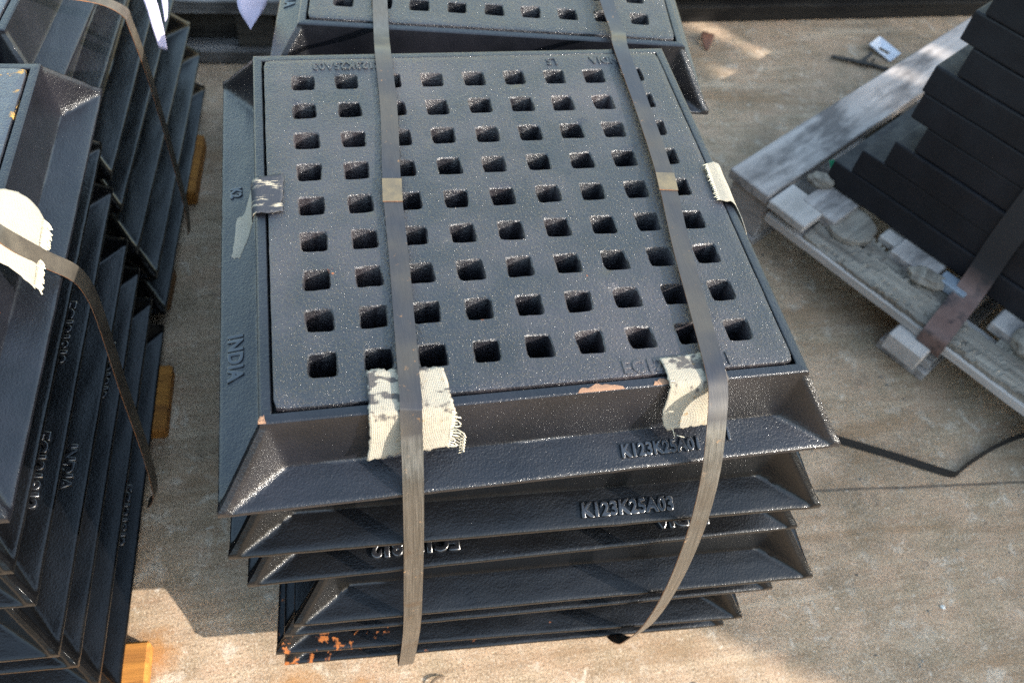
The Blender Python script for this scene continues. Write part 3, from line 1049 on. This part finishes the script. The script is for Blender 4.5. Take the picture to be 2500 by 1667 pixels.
# bare patches knocked out of the front rim: thin brown scale lying on the iron
def scale_patch(parent, x0, x1, y0, y1, seed):
    vs, fs = [], []
    n, m = 24, 6
    for i in range(n + 1):
        for j in range(m + 1):
            t, s_ = i / n, j / m
            w = math.sin(math.pi * t) ** .5 * (.75 + .5 * noise.noise(Vector((t * 6, seed, 0))))
            y = y0 + (y1 - y0) * (s_ * w)
            z = .012 if y > -5.07 else .006 - (-5.07 - y) * .4
            vs.append(Vector((x0 + (x1 - x0) * t + .02 * noise.noise(Vector((t * 9, s_ * 5, seed))), y, H + z)) * U)
    for i in range(n):
        for j in range(m):
            a = i * (m + 1) + j
            fs.append((a, a + 1, a + m + 2, a + m + 1))
    o = link('rust_scale', mesh('rust_scale', vs, fs, smooth=60), RUSTSCALE, parent, Matrix.Identity(4))
    return o


RUSTSCALE = plain('tan_brown_rust_scale', (.30, .165, .095), (.22, .12, .075), 90, .9, .6)
scale_patch(mid[0][1], .50, 1.40, -5.10, -4.93, 1)
scale_patch(mid[0][1], 1.95, 2.32, -5.09, -4.93, 4)
scale_patch(mid[0][1], -5.13, -5.0, -5.10, -4.90, 7)


# ------------------------------------------------------------------ hanging tags
def sheet(name, pts, mat, label, cat, grp=None, th=.015):
    """bent flat tag from rows of (left, right)"""
    me = cloth(name, pts, 6, 12, .0, 3, th, .03)
    o = link(name, me, mat)
    return tag(o, label, cat, grp)


sheet('plastic_tag', [((-8.30, 9.75, -.6), (-7.9, 9.7, -.7)), ((-8.06, 9.65, -1.25), (-7.72, 9.6, -1.3)), ((-7.98, 9.6, -2.2), (-7.70, 9.6, -2.25)), ((-7.93, 9.58, -2.85), (-7.72, 9.6, -2.95))], PAPER,
      'long lilac-white tag hanging beside the far left stack', 'tag', 'pale tags on the stacks')
sheet('plastic_tag', [((-7.62, 9.95, -.9), (-7.45, 9.9, -.9)), ((-7.64, 9.9, -1.6), (-7.46, 9.9, -1.5)), ((-7.68, 9.9, -2.25), (-7.58, 9.9, -2.1))], PAPER,
      'narrow lilac-white tag curled behind the long one', 'tag', 'pale tags on the stacks')
sheet('plastic_tag', [((-5.35, 9.9, -.6), (-4.60, 9.8, -.7)), ((-5.58, 9.75, -1.3), (-4.78, 9.7, -1.35)), ((-5.60, 9.7, -1.75), (-4.88, 9.7, -1.68)), ((-5.40, 9.66, -2.25), (-5.28, 9.66, -2.25)), ((-5.37, 9.66, -2.35), (-5.33, 9.66, -2.35))], PAPER,
      'pointed lilac-white tag hanging at the left corner of the back stack', 'tag', 'pale tags on the stacks')

# ------------------------------------------------------------------ pallet with black castings, right
e1 = Vector((.856, .517, 0))
e2 = Vector((.517, -.856, 0))
PM = frame_mat(V(11.76, 10.05, GZ), e1, -e2, Vector((0, 0, 1)))   # local: x along e1, y = -e2, z up from the ground
pal = empty('timber_pallet', PM, 'weathered grey timber pallet under the black castings at right', 'pallet')


def pbox(name, a0, a1, b0, b1, z0, z1, mat, bev=.05, rough=.02, seed=0, cuts=8, along='a', parent=None):
    """board in pallet coordinates: a along e1, b along e2, z above ground (hole units)"""
    if along == 'a':
        me = box_mesh(name, 0, a1 - a0, -(b1 - b0), 0, 0, z1 - z0, bev, rough, 1, seed, cuts)
        m = Matrix.Translation(Vector((a0, -b0, z0)) * U)
    else:
        me = box_mesh(name, 0, b1 - b0, 0, a1 - a0, 0, z1 - z0, bev, rough, 1, seed, cuts)
        m = Matrix.Translation(Vector((a0, -b0, z0)) * U) @ Matrix.Rotation(R(-90), 4, 'Z')
    return link(name, me, mat, parent or pal, m)


ZT = -9 - GZ     # deck top above the ground
pbox('top_board', -.05, 20.5, 0, 1.9, ZT - .45, ZT, WOOD_GREY, seed=1)
pbox('top_board', 1.0, 20, 2.75, 4.3, ZT - .5, ZT - .07, WOOD_GREY, seed=2)
pbox('top_board', 1.6, 20, 6.4, 8.2, ZT - .47, ZT - .05, WOOD_GREY, seed=3)
pbox('top_board', 1.6, 20, 10.6, 12.4, ZT - .47, ZT - .05, WOOD_GREY, seed=4)
pbox('top_board', 1.6, 20, 14.8, 16.6, ZT - .47, ZT - .05, WOOD_GREY, seed=5)
pbox('board_stub', -.1, 1.45, 1.98, 3.7, ZT - .46, ZT - .1, WOOD_PALE, seed=6)
pbox('board_stub', 2.0, 3.1, 5.7, 6.7, ZT - .46, ZT - .14, WOOD_PALE, seed=7, cuts=2)
# stringers; the front one split and splintered on top
for a0, sd in ((9.5, 11), (18.6, 12)):
    pbox('stringer', a0, a0 + 1.5, .05, 21.5, .5, ZT - .48, WOOD_DARK, seed=sd, along='b')
pbox('edge_board', .02, 1.9, 2.05, 21.5, ZT - 1.18, ZT - .80, WOOD_PALE, .04, .015, 13, 14, 'b')
for b0 in (.15, 8.3, 17.9):
    pbox('block', .25, 1.85, b0, b0 + 1.8, .49, (ZT - .47 if b0 < 1 else ZT - 2.02 if b0 < 9 else ZT - 1.2), WOOD_GREY, .05, .02, int(b0) + 40, 2, 'b')


def splinter(name, a0, a1, b0, b1, z0, z1, seed, na=9, nb=110, amp=.07):
    vs, fs = [], []
    for i in range(na + 1):
        for j in range(nb + 1):
            s, t = i / na, j / nb
            b = b0 + (b1 - b0) * t
            a = a0 + (a1 - a0) * s
            n1 = noise.noise(Vector((a * 3.5, b * .7, seed)))
            n2 = noise.noise(Vector((a * 12, b * 6.0, seed + 4)))
            n3 = noise.noise(Vector((a * 1.2, b * .33, seed + 8)))
            stp = math.floor((n3 * 2.2 + s * 2.2 + n2 * .3)) * .07
            z = z1 + n1 * amp + n2 * amp * .55 + stp - .12
            if i == 0: z = min(z, z1 - .05)
            ed = 0.05 * n2 if i in (0, na) else 0
            vs.append((a + ed, b, z))
    for i in range(na):
        for j in range(nb):
            q = i * (nb + 1) + j
            fs.append((q, q + 1, q + nb + 2, q + nb + 1))
    # skirts
    base = len(vs)
    rim = [j for j in range(nb + 1)] + [(i + 1) * (nb + 1) + nb for i in range(na)] + [na * (nb + 1) + nb - 1 - j for j in range(nb)] + [(na - 1 - i) * (nb + 1) for i in range(na - 1)]
    for r_ in rim:
        vs.append((vs[r_][0], vs[r_][1], z0))
    for k in range(len(rim)):
        k2 = (k + 1) % len(rim)
        fs.append((rim[k], rim[k2], base + k2, base + k))
    # local axes: x along the grain (b), y = a
    vs = [Vector((b - b0, a - a0, z)) * U for a, b, z in vs]
    me = mesh(name, vs, fs)
    m = Matrix.Translation(Vector((a0, -b0, 0)) * U) @ Matrix.Rotation(R(-90), 4, 'Z')
    return link(name, me, WOOD_SPLIT, pal, m)


splinter('split_board', .12, 1.15, 3.75, 9.2, ZT - .82, ZT - .46, 3)
splinter('split_board', 1.17, 1.85, 5.6, 9.0, ZT - .82, ZT - .34, 5, 6, 90, .10)
splinter('split_board', .12, 1.3, 10.0, 21.5, ZT - .82, ZT - .44, 8, 9, 150)
splinter('split_board', 1.32, 1.9, 11.2, 21.5, ZT - .82, ZT - .32, 9, 6, 140, .10)
# bottom boards poking out
pbox('bottom_board', .1, 20, 0.1, 2.0, .004, .48, WOOD_GREY, seed=17)
pbox('bottom_board', .1, 20, 8.15, 10.2, .004, .48, WOOD_GREY, seed=18)
pbox('bearer', -.62, 20, 8.42, 9.82, ZT - 2.0, ZT - 1.21, WOOD_PALE, seed=20)
pbox('bottom_board', .1, 20, 17.8, 19.8, .004, .48, WOOD_GREY, seed=19)


# broken lumps of knot and bark lying in the stringer
def lump(name, a, b, z, sx, sy, sz, mat, seed, label, cat, rot=0, grp=None):
    bm = bmesh.new()
    bmesh.ops.create_icosphere(bm, subdivisions=3, radius=1)
    for v in bm.verts:
        n = v.co.normalized()
        k = 1 + .28 * noise.noise(n * 1.8 + Vector((seed, 0, 0))) + .12 * noise.noise(n * 5 + Vector((0, seed, 0)))
        k *= 1 - .25 * max(0, abs(n.z) - .6)
        v.co = Vector((n.x * sx * k, n.y * sy * k, n.z * sz * k)) * U
    me = bpy.data.meshes.new(name)
    bm.to_mesh(me)
    bm.free()
    m = PM @ (Matrix.Translation(Vector((a, -b, z)) * U) @ Matrix.Rotation(R(rot), 4, 'Z'))
    o = link(name, me, mat, None, m)
    return tag(o, label, cat, grp)


CH = 'broken wood chunks lying on the pallet'
lump('wood_chunk', 1.55, 8.0, ZT - .10, .42, .7, .24, WOOD_SPLIT, 2, 'rounded broken wood chunk in the split pallet edge, left of the rusty strap', 'wood chunk', 20, CH)
lump('wood_chunk', 1.75, 12.0, ZT - .05, .55, .7, .36, WOOD_SPLIT, 6, 'splintered grey chunk standing in the pallet edge right of the rusty strap', 'wood chunk', -15, CH)
lump('wood_chunk', 2.3, 2.6, ZT + .08, .35, .5, .3, WOOD_SPLIT, 9, 'small tan chunk wedged by the end of the lowest casting', 'wood chunk', 30, CH)
# round knot slice
vs, fs = [], []
for k, (rr, z) in enumerate(((.95, 0), (.95, .2), (.88, .26), (.45, .25), (.30, .18))):
    for i in range(28):
        an = i * 2 * math.pi / 28
        w = 1 + .06 * noise.noise(Vector((math.cos(an) * 2, math.sin(an) * 2, k * .2)))
        vs.append(Vector((rr * w * math.cos(an), rr * w * math.sin(an), z)) * U)
for k in range(4):
    for i in range(28):
        j = (i + 1) % 28
        fs.append((k * 28 + i, k * 28 + j, (k + 1) * 28 + j, (k + 1) * 28 + i))
fs.append(tuple(4 * 28 + i for i in range(28)))
o = link('wood_disc', mesh('wood_disc', vs, fs, smooth=40), WOOD_SPLIT, None, PM @ Matrix.Translation(Vector((1.75, -4.65, ZT - .48)) * U))
tag(o, 'round knotty wood slice lying on the pallet between two pale board stubs', 'wood slice')
o = link('metal_block', box_mesh('metal_block', -.55, .55, -.3, .3, 0, .4, .04), WHITE_METAL, None, PM @ Matrix.Translation(Vector((2.0, -8.85, ZT - .32)) * U) @ Matrix.Rotation(R(-90), 4, 'Z'))
o.data.materials.clear()
o.data.materials.append(plain('blue_grey_block', (.20, .23, .27), (.26, .29, .33), 40, .6))
tag(o, 'small blue-grey block wedged under the castings by the rusty strap', 'block')

# the castings: long black covers piled in steps
CG = 'black trench covers piled on the pallet'
COVER = []


def cover_mesh(seed, ln, dp, th):
    me = box_mesh('body', 0, ln, 0, dp, 0, th, .07, .02, 2, seed, 14)
    me.materials.append(IRON_DULL)
    return me


NMS = ['lowest', 'second', 'third', 'fourth', 'fifth', 'sixth', 'seventh', 'eighth', 'ninth', 'topmost']
B0 = [2.65, 3.4, 4.3, 5.0, 4.3, 4.2, 4.9, 4.4, 4.7, 4.5]
A0 = [2.50, 2.53, 2.51, 2.56, 2.53, 2.50, 2.55, 2.53, 2.5, 2.54]
STEPS = [(A0[i], B0[i], 1.04, NMS[i]) for i in range(10)]
zz = ZT + .01
for i, (a0, b0, th, nm) in enumerate(STEPS):
    m = PM @ Matrix.Translation(Vector((a0, -b0, zz)) * U) @ Matrix.Rotation(R(-90 + (0, .3, -.4, .2, -.2, .3, 0, -.3, .2, 0)[i]), 4, 'Z')
    lab = {'lowest': 'lowest black trench cover, lying directly on the pallet deck', 'topmost': 'topmost black trench cover of the pile, at the upper right corner'}.get(nm, '%s black trench cover up from the pallet deck in the stepped pile' % nm)
    e = empty('trench_cover', m, lab, 'trench cover', CG)
    link('body', cover_mesh(i, 17.5 - .1 * i, 6.5, th - .02), None, e, Matrix.Identity(4))
    if i in (2, 4):
        t = text_mesh('1/70', .62, .03, .8)
        t.materials.append(IRON_DULL)
        o = link('lettering', t, None, e, Matrix.Translation(Vector((5.2, .0, .30)) * U) @ Matrix.Rotation(R(90), 4, 'X'))
    zz += th

# rusty strap over the castings and the pallet edge
pw = lambda a, b, z: tuple(((PM @ (Vector((a, -b, z)) * U)) / U) + Vector((0, 0, GZ)))
pts = [pw(-.06, 9.65, ZT - 1.3), pw(-.08, 9.65, ZT - .9), pw(.1, 9.62, ZT - .50), pw(1.2, 9.5, ZT - .25), pw(2.0, 9.4, ZT + .15), pw(2.34, 9.3, ZT + 1.0), pw(2.38, 9.2, ZT + 2.4), pw(2.40, 9.15, ZT + 5), pw(2.41, 9.1, ZT + 9.8), pw(2.6, 9.1, ZT + 10.45), pw(5, 9.1, ZT + 10.5)]
o = link('flat_strap', ribbon('flat_strap', pts, .95, .03, tuple(e2)), [BROWN_STRAP, BROWN_STRAP])
tag(o, 'wide rusty brown strap over the pallet edge and the black covers', 'strap')
# ochre rag at the far end of the top board
o = link('rag', cloth('rag', [(pw(20.3, .3, ZT + .9), pw(20.5, 1.0, ZT + .9)), (pw(20.2, .5, ZT + .5), pw(20.5, .9, ZT + .5)), (pw(20.2, .6, ZT + .03), pw(20.4, .8, ZT + .03))], 5, 8, .02, 4), ROPEM)
tag(o, 'ochre rag end on the far tip of the pallet board', 'rag')
# green plastic strips
GR = 'green plastic strap scraps by the pallet'
pts = [(13.7, 9.15, GZ + .08), (14.5, 9.62, GZ + .12), (15.3, 9.9, GZ + .3)]
o = link('plastic_scrap', ribbon('plastic_scrap', pts, .26, .02, (0.2, -.6, .5)), [GREEN, GREEN])
tag(o, 'green plastic scrap on the concrete below the pallet corner', 'plastic scrap', GR)
pts = [pw(2.5, 3.0, ZT + .0), pw(2.9, 2.7, ZT + .25), pw(3.0, 2.4, ZT + .6)]
o = link('plastic_scrap', ribbon('plastic_scrap', pts, .22, .02, tuple(e2)), [GREEN, GREEN])
tag(o, 'green plastic scrap sticking up inside the pallet', 'plastic scrap', GR)

# ------------------------------------------------------------------ loose things on the ground
pts = [(7.0, .9, GZ + .5), (10.5, .35, GZ + .25), (12.8, -.62, GZ + .14), (14.57, -1.50, GZ + .13), (15.9, -2.22, GZ + .13), (16.38, -2.44, GZ + .12), (16.62, -2.40, GZ + .12), (17.1, -2.16, GZ + .14), (18.43, -1.66, GZ + .2), (19.91, -1.33, GZ + .3), (22, -.9, GZ + .3)]
o = link('loose_strap', ribbon('loose_strap', pts, .26, .03, [(.1, .65, .75)] * 5 + [(.0, .3, 1)] * 6), [BLACK_STRAP, BLACK_STRAP])
tag(o, 'kinked black strap lying on the concrete right of the middle stack', 'strap')


def leaf(name, x, y, L_, W_, rot, curl, mat, label):
    rows = []
    n = 7
    for i in range(n):
        t = i / (n - 1)
        w = W_ * math.sin(math.pi * min(.97, max(.03, t))) ** .7
        z = GZ + .05 + curl * math.sin(math.pi * t)
        c, s = math.cos(R(rot)), math.sin(R(rot))
        xx = (t - .5) * L_
        bow = .12 * L_ * math.sin(math.pi * t)
        lft = (x + xx * c - (w + bow) * s, y + xx * s + (w + bow) * c, z + .3 * w)
        rgt = (x + xx * c + (w - bow) * s, y + xx * s - (w - bow) * c, z + .3 * w)
        rows.append((lft, rgt))
    o = link(name, cloth(name, rows, 4, 12, .0, 2, .012, .01), mat)
    tag(o, label, 'leaf')


leaf('dry_leaf', 15.69, 22.0, 1.5, .33, 62, .3, LEAFM, 'curled red-brown leaf on the concrete in the sun patch behind')
leaf('dry_leaf', -1.81, -6.5, .62, .045, 24, .06, DARKLEAF, 'thin curved dry leaf on the sunlit concrete in front of the middle stack')


def chip(x, y, r, seed, label):
    bm = bmesh.new()
    bmesh.ops.create_icosphere(bm, subdivisions=1, radius=1)
    for v in bm.verts:
        v.co *= (1 + .5 * noise.noise(v.co * 2 + Vector((seed, 0, 0)))) * r * U
        v.co.z *= .5
    me = bpy.data.meshes.new('stone_chip')
    bm.to_mesh(me)
    bm.free()
    o = link('stone_chip', me, STONE, None, Matrix.Translation(V(x, y, GZ + r * .3)))
    tag(o, label, 'stone chip', 'pale stone chips on the concrete')


chip(5.4, -7.74, .10, 1, 'white stone chip on the sunlit concrete below the right strap')
chip(13.83, -6.68, .10, 5, 'pale stone chip on the shaded concrete at lower right')
# pale square tab with a slot
vs, fs = [], []
th = .06
o_, i_ = .55, .16
ring = [(-o_, -o_), (o_, -o_), (o_, o_), (-o_, o_)]
ring2 = [(-i_, -i_ * 1.5), (i_, -i_ * 1.5), (i_, i_ * 1.5), (-i_, i_ * 1.5)]
for z in (0, th):
    for (x, y) in ring + ring2:
        vs.append(Vector((x, y * 1.25, z + .25 * (y > 0.3))) * U)
for b0 in (0, 8):
    for k in range(4):
        j = (k + 1) % 4
        fs.append((b0 + k, b0 + j, b0 + 4 + j, b0 + 4 + k))
for k in range(4):
    j = (k + 1) % 4
    fs += [(k, j, 8 + j, 8 + k), (4 + k, 4 + j, 12 + j, 12 + k)]
o = link('metal_tab', mesh('metal_tab', vs, fs), WHITE_METAL, None, rotz(24.9, 20.95, GZ + .05, 35))
tag(o, 'pale square metal tab with a slot on the concrete beyond the pallet board', 'metal tab')
tw_ = [[(21.8, 20.6, GZ + .08), (22.6, 20.2, GZ + .15), (23.4, 20.0, GZ + .1), (24.3, 19.4, GZ + .12), (24.8, 18.9, GZ + .1)], [(23.2, 20.05, GZ + .1), (23.9, 20.5, GZ + .3)], [(22.9, 20.1, GZ + .1), (23.5, 19.6, GZ + .3), (23.7, 19.9, GZ + .35)]]
tag(link('twig', threads('twig', tw_, .11), TWIG), 'small forked blackened twig on the concrete behind the pallet board', 'twig')
lit = []
rnd = random.Random(8)
gr_v, gr_f = [], []
for i in range(150):
    x, y = (rnd.uniform(17, 30), rnd.uniform(20, 23.6)) if i < 60 else (rnd.uniform(7, 20), rnd.uniform(-9, 22))
    if i >= 60 and (9.5 < x and y > 1.5 * 1 and y < 10.5 and x > 11): pass
    r_ = rnd.uniform(.03, .09)
    b0 = len(gr_v)
    for k in range(4):
        an = k * math.pi / 2 + rnd.uniform(0, 1)
        gr_v.append(V(x + r_ * math.cos(an), y + r_ * .8 * math.sin(an), GZ + .005))
    gr_v.append(V(x, y, GZ + r_ * .8))
    for k in range(4):
        gr_f.append((b0 + k, b0 + (k + 1) % 4, b0 + 4))
tag(link('grit', mesh('grit', gr_v, gr_f), plain('grit_mix', (.07, .06, .05), (.34, .30, .25), 12, .9)), 'scattered grit and crumbs on the concrete', None, None, 'stuff')

# ------------------------------------------------------------------ far things: pallet side at left back, dark pile at right back
FM = rotz(-13, 21.5, GZ, -3)
fp = empty('timber_pallet', FM, 'grey pallet seen edge-on between the left and back stacks', 'pallet')


def fbox(name, x0, x1, y0, y1, z0, z1, mat, par, bev=.06, seed=0):
    me = box_mesh(name, 0, x1 - x0, 0, y1 - y0, 0, z1 - z0, bev, .03, 1, seed, 10)
    return link(name, me, mat, par, Matrix.Translation(Vector((x0, y0, z0)) * U))


fbox('bottom_board', 0, 14, 0, 2.0, .004, .7, WOOD_BEAM, fp, seed=3)
fbox('bottom_board', 0, 14, 6.0, 8.0, .004, .6, WOOD_BEAM, fp, seed=4)
for x in (.2, 6.2, 12.2):
    fbox('block', x, x + 1.6, .3, 7.6, .62, 2.4, WOOD_DARK, fp, seed=int(x * 3))
fbox('stringer', 0, 14, .9, 1.6, .72, 2.35, WOOD_DARK, fp, seed=9)
fbox('top_board', 0, 14, .05, 2.1, 2.42, 3.1, WOOD_BEAM, fp, seed=5)
fbox('top_board', 0, 14, 2.7, 4.6, 2.42, 3.0, WOOD_BEAM, fp, seed=6)
fbox('top_board', 0, 14, 5.2, 7.2, 2.42, 3.0, WOOD_BEAM, fp, seed=7)
DP = rotz(10.5, 23.7, GZ, .6)
WOOD_BLACK = wood('black_damp_timber', (.012, .011, .010), (.026, .023, .020), (.008, .007, .007))
dp = empty('dark_pallet', DP, 'dark pallet with frayed black edge along the back of the concrete', 'pallet')
fbox('bottom_board', 0, 27, 0, 1.8, .004, .9, WOOD_BLACK, dp, seed=1)
fbox('stringer', 0, 27, .5, 1.6, .9, 2.6, WOOD_BLACK, dp, seed=2)
fbox('top_board', 0, 27, -.05, 1.8, 2.62, 3.3, WOOD_BLACK, dp, seed=3)
fbox('top_board', 0, 27, 2.2, 4.2, 2.62, 3.3, WOOD_BLACK, dp, seed=3)
fbox('black_sheet', .5, 26.5, .25, 6, 3.32, 8, IRON_DULL, dp, .2, seed=4)
# shredded wrap along its edge
sv, sf = [], []
rnd = random.Random(3)
for i in range(150):
    x = .4 + i * .175 + rnd.uniform(-.08, .08)
    w = rnd.uniform(.06, .16)
    l = rnd.uniform(.4, 1.7)
    b0 = len(sv)
    tilt = rnd.uniform(-.3, .25)
    for k in range(4):
        t = k / 3
        y = -.10 - .16 * math.sin(t * 2) - rnd.uniform(0, .05)
        z = 3.2 - l * t
        for s_ in (-1, 1):
            sv.append(Vector((x + s_ * w * (1 - .5 * t) + tilt * t, y, z)) * U)
    for k in range(3):
        a = b0 + k * 2
        sf.append((a, a + 1, a + 3, a + 2))
wr = mesh('wrap', sv, sf)
o = link('wrap', wr, plain('torn_black_wrap', (.03, .03, .032), (.16, .155, .15), 7, .45), dp, Matrix.Identity(4))
o['kind'] = 'stuff'

# ------------------------------------------------------------------ plank fence added out of frame at right, shaped to shade the ground there
FX, Y0, Y1, BH, ROWS = 76, -52.2, 6.0, 1.24, 31
fe = empty('added_plank_fence', Matrix.Translation(V(FX, Y0, GZ)), 'tall plank fence added out of view right of the pallet for shade', 'fence')
for r_ in range(ROWS):
    # gaps cut in the added fence pass three patches of sun
    holes = {25: [(-21.0, -19.6), (-17.1, -15.7)], 24: [(-17.9, -16.5)]}.get(r_, [])
    cur = Y0
    for (h0, h1) in holes + [(Y1, None)]:
        me = box_mesh('plank', 0, h0 - cur, -.5, 0, 0, BH - .004, .02, 0, 1, r_, 4)
        link('plank', me, WOOD_GREY, fe, Matrix.Translation(Vector((0, cur - Y0, r_ * BH)) * U) @ Matrix.Rotation(R(90), 4, 'Z'))
        cur = h1
for y in (-51.5, -33, -12, 4):
    me = box_mesh('post', 0, 1.6, 0, 1.6, 0, ROWS * BH, .05)
    link('post', me, WOOD_GREY, fe, Matrix.Translation(Vector((.52, y - Y0, 0)) * U))

# ------------------------------------------------------------------ added dark sheet fence, unseen behind and left: keeps bright horizon out of the tar coat
DARK_SHEETING = plain('dark_green_grey_sheeting', (.030, .034, .030), (.055, .058, .050), 1.5, .8)
yf = empty('added_dark_fence', Matrix.Translation(V(-150, -130, GZ)), 'dark corrugated fence added out of view behind and left to darken reflections', 'fence')


def sheet_panel(ln):
    vs, fs = [], []
    n = 40
    for i in range(n + 1):
        x = ln * i / n
        yy = (0, .5, 0, -.5)[i % 4]
        vs += [Vector((x, yy, 0)) * U, Vector((x, yy, 48)) * U, Vector((x, yy - .12, 48)) * U, Vector((x, yy - .12, 0)) * U]
    for i in range(n):
        for k in range(4):
            a, b = i * 4 + k, i * 4 + (k + 1) % 4
            fs.append((a, b, b + 4, a + 4))
    return mesh('panel', vs, fs)


PANEL = sheet_panel(39.6)
PANEL.materials.append(DARK_SHEETING)
for i in range(8):
    link('panel', PANEL, None, yf, Matrix.Translation(Vector((i * 40, 0, 0)) * U))
for i in range(7):
    link('panel', PANEL, None, yf, Matrix.Translation(Vector((0, i * 40 + 1, 0)) * U) @ Matrix.Rotation(R(90), 4, 'Z'))
